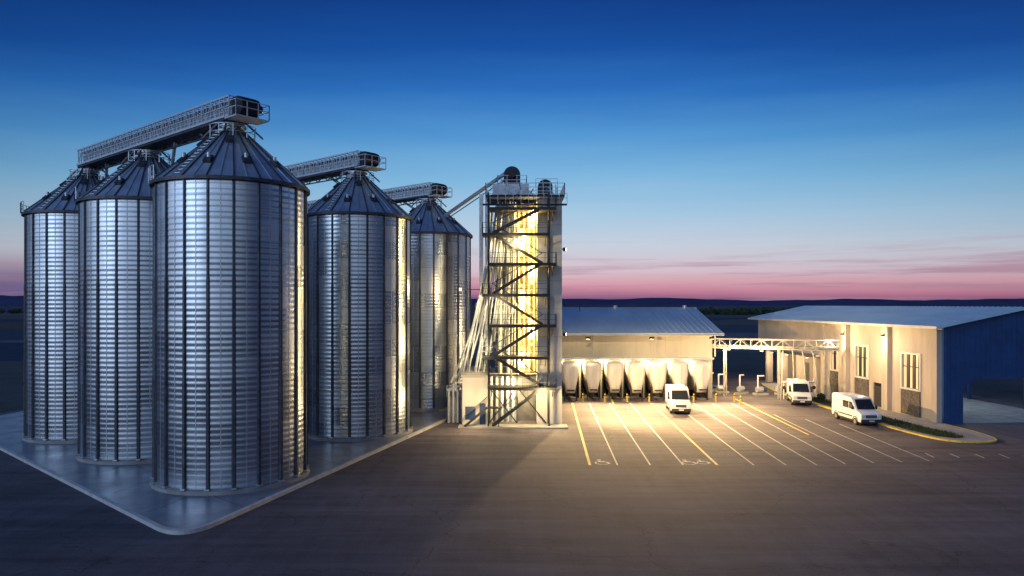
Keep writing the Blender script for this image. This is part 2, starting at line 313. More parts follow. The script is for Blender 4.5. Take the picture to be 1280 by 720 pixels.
# ------------------------------------------------------------------ silos
RS=4.85; ZE=19.8
def silo_meshes():
    b=B(); n=100; pitch=.36; prof=[]; z=.3; k=0
    while z<ZE:
        prof.append((RS+.0062*math.sin(2*math.pi*k/6),z)); z+=pitch/6; k+=1
    b.revolve('corrugated_wall','silo',prof,n)
    for i in range(20):
        t=2*math.pi*(i)/20; c,s=math.cos(t),math.sin(t)
        a=Vector((c,s,0)); tt=Vector((-s,c,0))
        for (z0,z1,w,h) in ((.25,7,.27,.13),(7,13.5,.23,.11),(13.5,ZE,.19,.09)):
            p0=a*(RS+.003); 
            vs=[p0+tt*(q*w/2)+a*(e*h)+Vector((0,0,zz)) for zz in (z0,z1) for q,e in ((-1,0),(1,0),(.6,1),(-.6,1))]
            b.add('stiffeners','stiff',vs,[(3,2,1,0),(4,5,6,7),(0,1,5,4),(1,2,6,5),(2,3,7,6),(3,0,4,7)])
        t=2*math.pi*(i+.5)/20; a=Vector((math.cos(t),math.sin(t),0)); tt=Vector((-a.y,a.x,0)); p0=a*(RS-.005)
        vs=[p0+tt*(q*.03)+a*(e*.02)+Vector((0,0,zz)) for zz in (.3,ZE) for q,e in ((-1,0),(1,0),(1,1),(-1,1))]
        b.add('sheet_laps','galv',vs,[(3,2,1,0),(4,5,6,7),(0,1,5,4),(1,2,6,5),(2,3,7,6),(3,0,4,7)])
    b.revolve('foundation_ring','conc',[(RS+.24,0),(RS+.24,.22),(RS-.1,.3)],64,smooth=False)
    za=23.7; ro=RS+.22
    m=40; vs=[];fs=[]
    for rr,zz in ((ro,ZE-.12),(ro,ZE),(.7,za)):
        for i in range(m):
            t=2*math.pi*i/m; vs.append((rr*math.cos(t),rr*math.sin(t),zz))
    for k in range(2):
        for i in range(m): fs.append((k*m+i,k*m+(i+1)%m,(k+1)*m+(i+1)%m,(k+1)*m+i))
    b.add('roof_cone','roofm',vs,fs)
    for i in range(40):
        t=2*math.pi*i/40; a=Vector((math.cos(t),math.sin(t),0))
        if i%2==0: b.beam('roof_ribs','stiff',a*ro+Vector((0,0,ZE+.03)),a*.72+Vector((0,0,za+.03)),.08,.1)
        else: b.beam('roof_seams','galv',a*ro+Vector((0,0,ZE+.02)),a*.72+Vector((0,0,za+.02)),.05,.08)
    b.revolve('eave_ring','stiff',[(ro+.02,ZE-.2),(ro+.06,ZE-.2),(ro+.06,ZE+.02),(ro,ZE+.02)],64,smooth=False)
    b.revolve('roof_collar','galv',[(.75,za-.15),(.75,za+.22),(.9,za+.22),(.9,za+.34),(.35,za+.38),(.35,za+.6)],24,smooth=False)
    for k,(ang,f) in enumerate([(-95,.30),(-60,.33),(-128,.34),(-25,.35),(60,.35),(120,.4),(180,.35),(-150,.72),(-78,.74)]):
        t=R(ang); a=Vector((math.cos(t),math.sin(t),0)); rr=ro+(.7-ro)*f; zz=ZE+(za-ZE)*f
        c=a*rr+Vector((0,0,zz)); up=Vector((a.x*(za-ZE),a.y*(za-ZE),ro-.7)).normalized(); dn=Vector((a.x*(ro-.7),a.y*(ro-.7),-(za-ZE))).normalized()
        b.beam('roof_hatches','galv' if k%2 else 'stiff',c-dn*.32+up*.1,c+dn*.32+up*.1,.5,.22)
        if k<4: b.tube('roof_vents','galv',c+Vector((0,0,.2)),c+Vector((0,0,.5)),.12,10)
    t=R(-112); a=Vector((math.cos(t),math.sin(t),0)); tt=Vector((-a.y,a.x,0))
    for s_ in (-.22,.22):
        b.beam('roof_ladder','galv',a*ro+tt*s_+Vector((0,0,ZE+.2)),a*.9+tt*s_+Vector((0,0,za+.15)),.05)
    for i in range(16):
        f=i/15; p=(a*ro+Vector((0,0,ZE+.2))).lerp(a*.9+Vector((0,0,za+.15)),f)
        b.beam('roof_ladder','galv',p-tt*.22,p+tt*.22,.04)
    for ang in range(150,215,8):
        t=R(ang);t2=R(ang+8)
        p=Vector((math.cos(t),math.sin(t),0))*(ro+.1)+Vector((0,0,ZE)); q=Vector((math.cos(t2),math.sin(t2),0))*(ro+.1)+Vector((0,0,ZE))
        b.rail('eave_rail','galv',p,q,.9,.8,.05)
    for ang in range(0,360,12):
        t=R(ang);t2=R(ang+12); p=Vector((math.cos(t),math.sin(t),0))*1.5+Vector((0,0,za-.75)); q=Vector((math.cos(t2),math.sin(t2),0))*1.5+Vector((0,0,za-.75))
        if ang%36==0: b.beam('peak_rail','galv',p,p+Vector((0,0,1.0)),.05)
        b.beam('peak_rail','galv',p+Vector((0,0,1.0)),q+Vector((0,0,1.0)),.045); b.beam('peak_rail','galv',p+Vector((0,0,.5)),q+Vector((0,0,.5)),.035)
    t=R(80); a=Vector((math.cos(t),math.sin(t),0)); tt=Vector((-a.y,a.x,0))
    for s_ in (-.25,.25): b.beam('wall_ladder','galv',a*(RS+.35)+tt*s_+Vector((0,0,2)),a*(RS+.35)+tt*s_+Vector((0,0,ZE+1)),.05)
    for i in range(60):
        p=a*(RS+.35)+Vector((0,0,2+i*.3)); b.beam('wall_ladder','galv',p-tt*.25,p+tt*.25,.03)
    t=R(99); a=Vector((math.cos(t),math.sin(t),0))
    c=a*(RS+.08)
    b.beam('access_door','galv',c+Vector((0,0,.9)),c+Vector((0,0,2.5)),.3,.95)
    for i in range(20):
        t=2*math.pi*i/20; a=Vector((math.cos(t),math.sin(t),0))
        b.beam('anchor_plates','galv',a*(RS+.0)+Vector((0,0,.33)),a*(RS+.24)+Vector((0,0,.33)),.3,.1)
    return b.meshes()
SM=silo_meshes()
pos=[(-19.2,49.5),(-29.2,58),(-38.8,66),(-14.35,66.9),(-24.3,75.2),(-33.9,83.3),(-9.7,84),(-19.6,92.4),(-29.2,100.5)]
for i,(x,y) in enumerate(pos):
    place('grain_silo',SM,(x,y,.16),R([4,0,9,4,0,9,-5,0,9][i]))

# ------------------------------------------------------------------ conveyor galleries
def gallery(L0):
    b=B(); H=1.35; W=.85; X0=-1.1
    b.box('deck_beam','stiff',X0,L0,-W,W,-.18,0)
    b.box('trough_conveyor','galv',X0+.2,L0-.2,-.42,.42,.02,.85)
    for i in range(int((L0+1)/1.5)): b.box('trough_flanges','galvl',-1+i*1.5,-.93+i*1.5,-.5,.5,.02,.95)
    for s in (-W,W):
        x=X0
        for zz,t in ((0.05,.16),(.36,.045),(.70,.045),(1.04,.045),(H,.12)):
            b.beam('side_rails','galvl',(x,s,zz),(L0,s,zz),t)
        i=0
        while x<=L0+.01:
            b.beam('side_posts','galvl',(x,s,0),(x,s,H),.07)
            if x+.62<=L0: b.beam('side_diagonals','galvl',(x,s,0 if i%2 else H),(x+.62,s,H if i%2 else 0),.05)
            x+=.62; i+=1
    for i in range(int((L0+1.1)/.62)+1):
        b.beam('top_ties','galvl',(X0+i*.62,-W,H),(X0+i*.62,W,H),.05)
    b.box('cover_sheet','galvl',X0+.1,L0-.1,-.7,.7,1.12,1.16)
    b.box('head_drive','dark',X0-.75,X0-.02,-.65,.65,-.1,1.25)
    b.tube('drive_drum','dark',(X0-.75,-.66,.6),(X0-.75,.66,.6),.6,18)
    b.tube('drive_motor','stiff',(X0-.5,-.65,.7),(X0-.5,-1.2,.7),.26,14)
    b.box('head_platform','galvl',X0-1.5,X0-.02,-1.2,1.2,-.28,-.19)
    for p,q in (((X0-1.5,-1.2,-.19),(X0-1.5,1.2,-.19)),((X0-1.5,1.2,-.19),(X0,1.2,-.19)),((X0-1.5,-1.2,-.19),(X0,-1.2,-.19))): b.rail('platform_rail','galvl',p,q,1.0,.8,.05)
    for c in (0,13.2,25.3):
        if c>L0: continue
        for sx,sy in ((-1,-1),(-1,1),(1,-1),(1,1)):
            b.beam('support_legs','stiff',(c+sx*.5,sy*.7,-.15),(c+sx*1.5,sy*1.4,-1.25),.12)
        b.tube('drop_spout','galv',(c,0,-.15),(c,0,-.5),.32,14)
    x=-1
    while x<L0-1.2:
        b.beam('under_truss','stiff',(x,0,-.18),(x+.8,0,-.6),.07); b.beam('under_truss','stiff',(x+.8,0,-.6),(x+1.6,0,-.18),.07); x+=1.6
    b.beam('under_truss','stiff',(-1,0,-.62),(L0,0,-.62),.1)
    for c in (6.5,19.5):
        b.tube('branch_spouts','galv',(c-2,0,-.2),(c-4.6,-.9,-2.0),.13,10); b.tube('branch_spouts','galv',(c+2,0,-.2),(c+4.6,-.9,-2.0),.13,10)
    return b.meshes()
GM=gallery(25.9)
for (x,y) in ((-19.2,49.5),(-14.35,66.9),(-9.7,84)):
    place('conveyor_gallery',GM,(x,y,24.6),math.atan2(16.5,-19.6))

# ------------------------------------------------------------------ tower
b=B()
ZT=22.6
b.box('plinth','white',-4.9,-2.45,71,79,0,5.0)
b.box('plinth_rear','grey',-2.45,5.0,74.2,79,0,5.0)
b.box('plinth_slab','conc',-2.45,2.45,72.0,74.2,4.75,5.0)
b.box('plinth_cap','conc',-5.05,-2.3,70.85,79.1,5.0,5.2)
b.box('plinth_door','blue',-3.2,-2.6,70.94,71,0,2.2)
b.box('plinth_panel','blue',-4.6,-3.6,70.95,71,.6,1.9)
b.box('foot_slab','conc',-5.2,5.4,69.2,71.0,.0,.14)
b.box('white_shaft','white',2.5,5.0,72.0,77.2,0.0,ZT)
for i in range(1,8): b.box('shaft_joints','door',2.49,5.01,71.99,77.21,i*2.8+.3,i*2.8+.33)
b.box('grey_ducts','grey',-1.7,.5,73.3,77.0,5.0,ZT-.4)
b.box('dryer_column','cream',.5,2.498,73.0,77.0,5.0,ZT-.4)
for i in range(4):
    x=.62+i*.5
    b.box('dryer_fins','louvre',x,x+.18,72.55,73.0,5.2,ZT-.9)
for k in range(24):
    b.box('dryer_ledges','cream',.5,2.49,72.82,73.0,5.6+k*.7,5.68+k*.7)
    b.box('duct_flanges','galv',-1.75,.49,73.2,73.3,5.6+k*.7,5.66+k*.7)
for x in (-1.2,-.4): b.tube('vertical_ducts','galvl',(x,73.0,5),(x,73.0,ZT-1),.2,12)
for x in (-2.3,3.6):
    for y in (70.1,71.8):
        b.beam('frame_posts','dark',(x,y,.14),(x,y,ZT+.3),.15)
b.beam('frame_posts','dark',(.5,71.8,.14),(.5,71.8,ZT+.3),.11)
lv=[3.9,6.9,10,13,16,18.9,21.4]
for i,z in enumerate(lv):
    x0,x1=(-2.9,3.6) if i%2 else (-2.3,4.3)
    b.box('platforms','dark',x0,x1,69.7,71.9,z-.28,z)
    for q0,q1 in (((x0,69.75,z),(x1,69.75,z)),((x0,69.75,z),(x0,71.9,z)),((x1,69.75,z),(x1,71.9,z))):
        b.rail('platform_handrails','stiff',q0,q1,1.0,1.0,.04,(1,.5))
    for xx in (x0+.3,x1-.3): b.beam('platform_brackets','dark',(xx,69.9,z-.26),(xx,71.8,z-1.1),.08)
zs=[0.14]+lv
for i in range(len(lv)):
    z0,z1=zs[i],zs[i+1]
    xa,xb=(-1.9,3.0) if i%2==0 else (3.0,-1.9)
    yy=70.2 if i%2==0 else 70.9
    for dy in (0,.75):
        b.beam('stair_flights','dark',(xa,yy+dy-.4,z0),(xb,yy+dy-.4,z1),.07,.26)
        b.beam('stair_handrails','stiff',(xa,yy+dy-.4,z0+1),(xb,yy+dy-.4,z1+1),.05)
    nst=15
    for k in range(nst):
        f=(k+.5)/nst; xx=xa+(xb-xa)*f; zz=z0+(z1-z0)*f
        b.box('stair_treads','dark',xx-.13,xx+.13,yy-.4,yy+.35,zz-.02,zz+.02)
        if k%3==1: b.beam('stair_handrails','stiff',(xx,yy-.4,zz),(xx,yy-.4,zz+1),.04)
for dy in (0,.8):
    b.beam('base_flight','dark',(-4.6,69.45+dy*.5,.14),(-2.4,69.45+dy*.5,2.0),.07,.2); b.beam('base_flight','dark',(-4.6,69.45+dy*.5,1.14),(-2.4,69.45+dy*.5,3.0),.05)
b.box('base_landing','dark',-2.4,-1.2,69.4,70.3,1.9,2.0)
for x in (-2.3,-1.3): b.beam('base_bracing','dark',(x,69.5,.14),(x,69.5,2),.08)
b.beam('base_bracing','dark',(-2.3,71.8,.14),(.5,71.8,3.7),.1); b.beam('base_bracing','dark',(.5,71.8,.14),(-2.3,71.8,3.7),.1)
b.beam('base_bracing','dark',(.5,71.8,3.7),(3.4,71.8,.14),.1)
for k in range(5): b.tube('base_pipes','galvl',(-2.1+k*.55,73.6,0),(-2.1+k*.55,73.6,4.7),.14,10)
top=Vector((.1,71.9,ZT-.3))
for i in range(15):
    f=i/14
    p=top+Vector((-1.6+2.0*f,0.15*(i%3),-random.uniform(0,.8)))
    zb=5.2 if i<7 else 5.3+random.uniform(-1,3)
    q=Vector((-4.7+5.4*f+random.uniform(-.25,.25),71.8+.3*(i%3),zb))
    k1=random.uniform(.25,.45); k2=random.uniform(.6,.8)
    m1=p.lerp(q,k1)+Vector((random.uniform(.1,.5)*(1-f),0,0)); m2=p.lerp(q,k2)+Vector((random.uniform(-.1,.3)*(1-f),0,0))
    b.path('grain_spouts','galvl',[p,m1,m2,q],.07,8)
    b.tube('spout_couplings','galv',p.lerp(m1,.6),p.lerp(m1,.7),.13,8); b.tube('spout_couplings','galv',m1.lerp(m2,.9),m2,.13,8)
for k,(x0,x1) in enumerate(((-2.0,-5.4),(-1.6,-4.9),(-2.2,-6.2),(-2.1,-5.8))):
    pts=[]
    for t in range(15):
        f=t/14; pts.append(Vector((x0+(x1-x0)*(f**(1.3+.2*k)),72+k*.5,ZT-1.5-(17.0)*f-(.8*math.sin(f*3.1)))))
    b.path('side_hoses','galvl',pts,.10,8)
for (x,y,h) in ((-2.9,75,23.4),(-.2,74.5,24.5)):
    for dx in (-.3,.3): b.box('elevator_legs','galv',x+dx-.2,x+dx+.2,y-.25,y+.25,0,h)
    b.box('elevator_boot','galv',x-.8,x+.8,y-.5,y+.5,0,1.4)
b.box('top_deck','dark',-2.6,5.2,71,77.6,ZT+.0,ZT+.18)
b.box('balcony_ring','dark',-2.9,5.4,70.6,71,ZT-.9,ZT-.75); b.rail('balcony_rail','galvl',(-2.9,70.6,ZT-.75),(5.4,70.6,ZT-.75),1.0,.7,.05)
for p,q in (((-2.6,71,ZT+.18),(5.2,71,ZT+.18)),((5.2,71,ZT+.18),(5.2,77.6,ZT+.18)),((-2.6,71,ZT+.18),(-2.6,77.6,ZT+.18)),((-2.6,77.6,ZT+.18),(5.2,77.6,ZT+.18))):
    b.rail('top_handrails','galvl',p,q,1.15,.7,.06,(1,.66,.33))
b.box('machine_house','galv',-1.9,1.7,72.5,76,ZT+.18,ZT+1.5)
for k in range(14):
    xx=random.uniform(-2,4.6); b.beam('deck_pipework','galv',(xx,71.6+random.random()*3,ZT+.2),(xx+random.uniform(-1,1),72+random.random()*3,ZT+random.uniform(1.0,2.0)),.09)
def head(cx,zb,r,ya,yb):
    pr=[(cx-r,zb-1.2),(cx+r,zb-1.2),(cx+r,zb)]+[(cx+r*math.cos(R(a)),zb+r*math.sin(R(a))) for a in range(15,180,15)]+[(cx-r,zb)]
    b.prism('elevator_heads','dark',pr,'y',ya,yb)
head(0,ZT+2.7,.85,73.9,75.1)
head(3.4,ZT+1.4,.75,73.6,74.8); b.rail('head_handrails','galvl',(2.4,73,ZT+1.2),(4.6,73,ZT+1.2),.9,.7,.05)
b.tube('head_motor','dark',(0,73.9,ZT+2.6),(0,73.2,ZT+2.6),.35,14)
for p,q in (((-1.5,73.3,ZT+1.5),(1.5,73.3,ZT+1.5)),((-1.5,73.3,ZT+1.5),(-1.5,75.8,ZT+1.5)),((1.5,73.3,ZT+1.5),(1.5,75.8,ZT+1.5))): b.rail('head_handrails','galvl',p,q,1,.8,.05)
b.beam('mast','dark',(4.6,76,ZT),(4.6,76,ZT+2.0),.06)
b.tube('transfer_spout','galv',(-.7,74.5,ZT+2.9),(-7.6,81.6,22.0),.2,12)
b.tube('transfer_spout','galv',(-.9,74.6,ZT+2.3),(-2.6,74.9,ZT-.3),.16,12)
b.beam('spout_truss','dark',(-.7,74.6,ZT+2.3),(-7.4,81.5,21.6),.08)
b.box('annex','conc',-6.6,-4.95,73,78,0,2.6)
for k in range(4):
    b.tube('annex_pipes','galvl',(-6.4+k*.45,72.8,0),(-6.4+k*.45,72.8,3.4+.5*(k%2)),.11,8)
b.tube('annex_pipes','galvl',(-6.6,72.8,3.3),(-4.7,72.8,3.9),.13,8)
b.rail('annex_rail','galvl',(-6.6,73,2.6),(-4.95,73,2.6))
LT=[]
for i,z in enumerate(lv[1:]):
    x=1.9 if i%2 else 1.0
    b.box('lamp_housings','dark',x-.14,x+.14,71.95,72.07,z-.72,z-.44); b.box('lamp_lenses','lamp',x-.1,x+.1,72.07,72.09,z-.68,z-.48)
    LT.append((x,71.95,z-.6))
FL=[(5.25,72.2,17.5),(5.25,72.2,9.0),(-5.3,74.2,13.5)]
for (x,y,z) in FL:
    xi=5.0 if x>0 else -3.2
    b.beam('flood_brackets','dark',(xi,y,z),(x,y,z),.08); b.box('flood_heads','dark',x-.15,x+.15,y-.25,y+.25,z-.2,z+.15)
b.box('flood_lenses','lamp',5.41,5.43,72.0,72.4,17.35,17.6); b.box('flood_lenses','lamp',5.41,5.43,72.0,72.4,8.85,9.1); b.box('flood_lenses','lamp',-5.38,-5.2,73.9,73.94,13.4,13.6)
tw=place('grain_processing_tower',b.meshes())
for (x,y,z) in LT: light(tw,(x+.1,72.3,z),1250,(1,.67,.22),.15)
for (x,z) in ((-1.4,11.8),(.2,17.8),(-3.0,7.6)):
    light(tw,(x,69.4,z),650,(1,.76,.38),.2)  # added fill lights without fixtures, brighten spouts and stairs from the front
light(tw,(0.2,72.6,3.4),1000,(1,.74,.36),.2)
light(tw,(-3.8,67.6,2.4),700,(1,.70,.34),.2)
light(tw,(3,68.6,3.2),1200,(1,.72,.34),.2)
light(tw,(-5.6,73.8,13.5),650,(1,.62,.24),.8)
light(tw,(5.7,72.2,17.4),9000,(1,.76,.38),.3,'SPOT',(15,91,2),70,1)
light(tw,(5.7,72.2,8.9),52000,(1,.62,.26),.3,'SPOT',(22,77,0),118,1)

# ------------------------------------------------------------------ warehouse
b=B()
x0,x1,y0,y1,ze,zr=1.5,25.6,92.0,116,8.5,11.2; ym=(y0+y1)/2
BX=[7.3+i*2.72 for i in range(7)]
xc=x0
for x in BX:
    b.box('front_wall','cream',xc,x-1.12,y0,y0+.3,0,ze); b.box('front_wall','cream',x-1.12,x+1.12,y0,y0+.3,4.6,ze); xc=x+1.12
b.box('front_wall','cream',xc,x1,y0,y0+.3,0,ze)
b.box('rear_wall','cream',x0,x1,y1-.3,y1,0,ze)
b.box('inner_partition','door',x0+.3,x1-.3,y0+9,y0+9.2,0,8.3)
b.box('floor_slab','conc',x0+.3,x1-.3,y0+.01,y0+9,0.01,.02)
for xa,xb in ((x0,x0+.3),(x1-.3,x1)):
    b.prism('gable_walls','cream',[(y0+.3,0),(y1-.3,0),(y1-.3,ze),(ym,zr-.12),(y0+.3,ze)],'x',xa,xb)
ov=1.6
def slope(y): return ze+(zr-ze)*(1-abs(y-ym)/(ym-y0))
for s in (0,1):
    ya=y0-ov if s==0 else y1+ov
    b.prism('roof','roof',[(ya,slope(ya)+.02),(ym,zr+.02),(ym,zr+.2),(ya,slope(ya)+.2)],'x',x0-.8,x1+1.0)
    for i in range(int((x1-x0+1.8)/.75)):
        xx=x0-.75+i*.75
        b.beam('roof_seams','roof',(xx,ya,slope(ya)+.22),(xx,ym,zr+.22),.06,.07)
b.box('fascia','white',x0-.8,x1+1.0,y0-ov-.06,y0-ov,slope(y0-ov)-.12,slope(y0-ov)+.2)
b.box('gutter','galv',x0-.8,x1+1.0,y0-ov-.22,y0-ov-.06,slope(y0-ov)-.05,slope(y0-ov)+.1)
b.beam('ridge_cap','roof',(x0-.8,ym,zr+.24),(x1+1,ym,zr+.24),.5,.08)
for i in range(13): b.box('wall_panel_joints','render',x0+1+i*1.9,x0+1.03+i*1.9,y0-.012,y0,5.6,ze-.3)
for x in BX:
    b.box('bay_frames','dark',x-1.24,x-1.12,y0-.25,y0-.002,0,4.75); b.box('bay_frames','dark',x+1.12,x+1.24,y0-.25,y0-.002,0,4.75); b.box('bay_frames','dark',x-1.12,x+1.12,y0-.25,y0-.002,4.6,4.75)
b.box('canopy','white',5.6,25.4,y0-1.5,y0,5.1,5.22)
b.box('canopy_edge','galvl',5.6,25.4,y0-1.56,y0-1.5,5.02,5.26)
LW=[]
for i in range(7):
    x=BX[0]-1.36+i*2.72
    b.box('wall_lamps','dark',x-.12,x+.12,y0-1.3,y0-1.0,4.9,5.1); b.box('lamp_lenses','lamp',x-.1,x+.1,y0-1.27,y0-1.03,4.87,4.9)
    LW.append((x,y0-1.15,4.6))
for x in (9.5,17.5,25.0):
    b.box('eave_floods','dark',x-.3,x+.3,y0-2.0,y0-1.82,7.6,7.9); b.box('flood_lenses','lamp',x-.2,x+.2,y0-1.95,y0-1.85,7.58,7.6)
    b.tube('downpipes','white',(x+.9,y0-.1,5.3),(x+.9,y0-.1,8.2),.07,8)
for x in (5.3,14.9,24.9): b.tube('roof_vents','galv',(x,ym,zr+.1),(x,ym,zr+.6),.3,12)
b.tube('roof_antenna','dark',(9.6,ym-2,zr-.4),(9.6,ym-2,zr+1.1),.05,6)
wh=place('grain_warehouse',b.meshes())
for p in LW: light(wh,p,600,(1,.72,.34),.2)
for x in (9.5,17.5,25.0): light(wh,(x,y0-2.3,7.3),36000,(1,.66,.29),.3,'SPOT',(x,y0-14,0),105,1.0)

# bulk grain trailers backed into the bays
b=B()
secs=[(-.15,.62,.40,4.25,2.1),(.0,.92,.52,4.62,1.55),(.35,1.06,.50,4.78,.98),(1.2,1.10,.42,4.8,.78),(2.6,1.10,.46,4.8,.9),(3.4,1.10,.62,4.8,1.5),(4.4,1.10,.42,4.8,.82),(6.2,1.10,.6,4.8,1.3),(6.7,1.06,.7,4.7,2.0)]
vs=[];fs=[];m=12
for (y,tw_,bw,zt,zb) in secs:
    ring=[(-bw,zb),(bw,zb),(tw_*.93,zt-1.7),(tw_,zt-1.0),(tw_,zt-.35),(tw_*.9,zt-.12),(tw_*.6,zt),(-tw_*.6,zt),(-tw_*.9,zt-.12),(-tw_,zt-.35),(-tw_,zt-1.0),(-tw_*.93,zt-1.7)]
    vs+=[(x,y,z) for x,z in ring]
for k in range(len(secs)-1):
    for i in range(m): fs.append((k*m+i,k*m+(i+1)%m,(k+1)*m+(i+1)%m,(k+1)*m+i))
fs+=[tuple(range(m))[::-1],tuple(range((len(secs)-1)*m,len(secs)*m))]
b.add('hopper_hull','hop',vs,fs,True)
for s in (-1,1):
    b.beam('top_rail','galvl',(s*.98,.2,4.78),(s*.98,6.5,4.78),.08)
    b.beam('landing_legs','dark',(s*.72,.55,0.02),(s*.72,.55,2.4),.13); b.box('leg_feet','dark',s*.72-.16,s*.72+.16,.4,.7,0,.05)
    b.beam('leg_braces','dark',(s*.72,.55,.5),(s*.6,1.6,1.7),.07)
    for y in (4.9,6.1):
        b.tube('tyres','rubber',(s*.70,y,.5),(s*1.08,y,.5),.5,20); b.tube('hubs','hub',(s*1.08,y,.5),(s*1.10,y,.5),.26,12)
    b.box('marker_lamps','red',s*.8-.05,s*.8+.05,-.02,.03,3.2,3.3)
b.beam('leg_cross','dark',(-.72,.55,.9),(.72,.55,.9),.08)
b.box('kingpin_plate','dark',-.45,.45,-.1,.8,1.25,1.4)
b.box('front_ladder','galvl',-.03,.03,-.22,-.17,1.6,4.4)
b.box('front_ladder','galvl',.32,.38,-.22,-.17,1.6,4.4)
for k in range(9): b.box('front_ladder','galvl',.03,.32,-.21,-.18,1.8+k*.3,1.84+k*.3)
b.box('slide_gate','dark',-.35,.35,.9,1.6,.5,.78); b.box('slide_gate','dark',-.35,.35,4.0,4.7,.55,.82)
TM=b.meshes()
for i,x in enumerate(BX): place('bulk_grain_trailer',TM,(x+random.uniform(-.12,.12),89.0+random.uniform(-.5,.5),.01),R(random.uniform(-1.5,1.5)))

# ------------------------------------------------------------------ office building
b=B(); Lb=44; th=R(4.42)
def wall_with_openings(part,mat,u0,u1,z0,z1,ops,xa,xb):
    u=u0
    for (a,c,za,zb) in ops:
        b.box(part,mat,xa,xb,u,a,z0,z1)
        if za>z0: b.box(part,mat,xa,xb,a,c,z0,za)
        if zb<z1: b.box(part,mat,xa,xb,a,c,zb,z1)
        u=c
    b.box(part,mat,xa,xb,u,u1,z0,z1)
wins=[(3.4,6.4,3.0,6.6),(10.3,11.9,.15,2.9),(12.9,15.5,3.3,6.9),(19.7,21.3,3.6,6.8)]
wall_with_openings('street_wall','render',0,23,0,9.55,wins,0,.35)
for (a,c,za,zb) in wins:
    door=za<1
    b.box('window_panes','glass',.16,.17,a,c,za,zb) if door else b.box('lit_panes','wglass',.18,.22,a,c,za,zb)
    if not door:
        b.box('window_surrounds','white',-.12,.0,a-.22,a,za-.2,zb+.2); b.box('window_surrounds','white',-.12,.0,c,c+.22,za-.2,zb+.2)
        b.box('window_surrounds','white',-.12,.0,a,c,zb,zb+.2); b.box('window_surrounds','white',-.18,.0,a,c,za-.2,za)
        k=3 if c-a>2.5 else 2
        for i in range(1,k): b.box('mullions','dark',.06,.17,a+(c-a)*i/k-.06,a+(c-a)*i/k+.06,za,zb)
        b.box('mullions','dark',.07,.165,a,c,za+(zb-za)*.62,za+(zb-za)*.62+.08)
        for i in range(k):
            ua=a+(c-a)*i/k+.1; b.box('dark_curtains','plastic',.172,.178,ua,ua+(c-a)/k*random.uniform(.4,.65),za,zb)
        b.box('stone_panels','stone',-.14,0,a-.1,c+.1,.15,za-.22)
    else:
        b.box('door_leaf','plastic',.1,.155,a+.05,c-.05,za,zb-.4)
for u,wd in ((0.02,.9),(8.3,1.1),(16.9,1.0),(22.2,.8)):
    b.box('pilasters','render',-.55,-.002,u,u+wd,0,9.4)
b.box('plinth_band','conc',-.08,-.003,.95,3.25,0,.14)
b.box('inner_wall','render',2.0,2.3,.3,26,0,9.5)
b.box('near_return','blue',.0,1.9,-.25,-.003,0,9.5)
wall_with_openings('porch_wall','render',23,Lb,0,9.5,[(25,27.2,.1,3.2),(29,31,.1,3.2),(33,35.5,.1,3.4)],3.0,3.3)
b.box('porch_doors','wglass',3.1,3.14,25,27.2,.1,3.2); b.box('porch_glass','glass',3.1,3.14,29,31,.1,3.2); b.box('porch_shutter','door',3.1,3.14,33,35.5,.1,3.4)
b.box('porch_canopy','white',-1.2,3.0,23.1,40,5.0,5.25)
b.box('porch_canopy_edge','dark',-1.25,-1.2,23.1,40,4.9,5.3)
b.box('upper_wall','render',0,.3,23,Lb,5.25,9.5)
for u in (24.2,29,34,39): b.box('porch_columns','render',-.6,.2,u,u+.8,0,5.0)
b.box('far_wall','render',3.3,16,Lb-.3,Lb,0,9.6)
prof=[(1.9,0),(2.05,0),(2.05,3.0)]
for a in range(0,91,10): prof.append((2.05+2.2*(1-math.cos(R(a))),3.0+1.5*math.sin(R(a))))
prof+=[(16,4.6),(16,9.85),(8.2,11.35),(0,9.75),(0,9.5),(1.9,9.5)]
b.prism('navy_gable','blue',prof,'y',-.25,.0)
for i in range(26): 
    x=2.2+i*.55; zt=9.7+(x*.195) if x<8.2 else 11.3-(x-8.2)*.19
    zb=3.05+1.5*math.sqrt(max(0,1-(1-min(1,(x-2.05)/2.2))**2))+.05
    b.box('cladding_ribs','blue',x,x+.07,-.29,-.25,zb,zt-.05)
for i in range(4): b.box('cladding_ribs','blue',.2+i*.5,.27+i*.5,-.29,-.25,.1,9.4)
b.box('bay_rear_wall','shed',2.3,16,25.8,26,0,9.6)
b.box('bay_floor','conc',2.3,16,0,25.8,.01,.06)
for u in (8,17,25.4): b.box('bay_columns','blue',15.6,15.95,u,u+.35,0,9.5)
b.box('rear_upper_wall','blue',15.7,16,0,26,7.2,9.6)
b.box('rear_wall','shed',15.7,16,26,Lb-.3,0,9.6)
for (xa,za,xb,zb) in ((-1.1,9.55,8.2,11.45),(8.2,11.45,17.1,9.6)):
    b.prism('roof','roof',[(xa,za),(xb,zb),(xb,zb+.22),(xa,za+.22)],'y',-1.0,Lb+1.0)
    for i in range(61):
        y=-.95+i*.76; b.beam('roof_seams','roof',(xa,y,za+.25),(xb,y,zb+.25),.06,.07)
b.box('gutter','white',-1.3,-1.1,-1,Lb+1,9.5,9.78)
LO=[(-.75,8.9,8.2),(-.75,17.3,8.0),(-.4,27,4.5),(-.4,33,4.5),(-.4,38,4.5)]
for (x,y,z) in LO:
    b.box('wall_lamps','dark',x-.12,x+.12,y-.15,y+.15,z+.12,z+.35); b.box('lamp_lenses','lamp',x-.1,x+.1,y-.12,y+.12,z+.1,z+.12)
    b.beam('lamp_arms','dark',(x,y,z+.25),(0,y,z+.25),.05)
ob=place('office_building',b.meshes(),(43,72,.01),th)
for (x,y,z),e in zip(LO,(760,760,420,420,420)): light(ob,(x-1.6,y,z-.8),e,(1,.73,.42),.2)
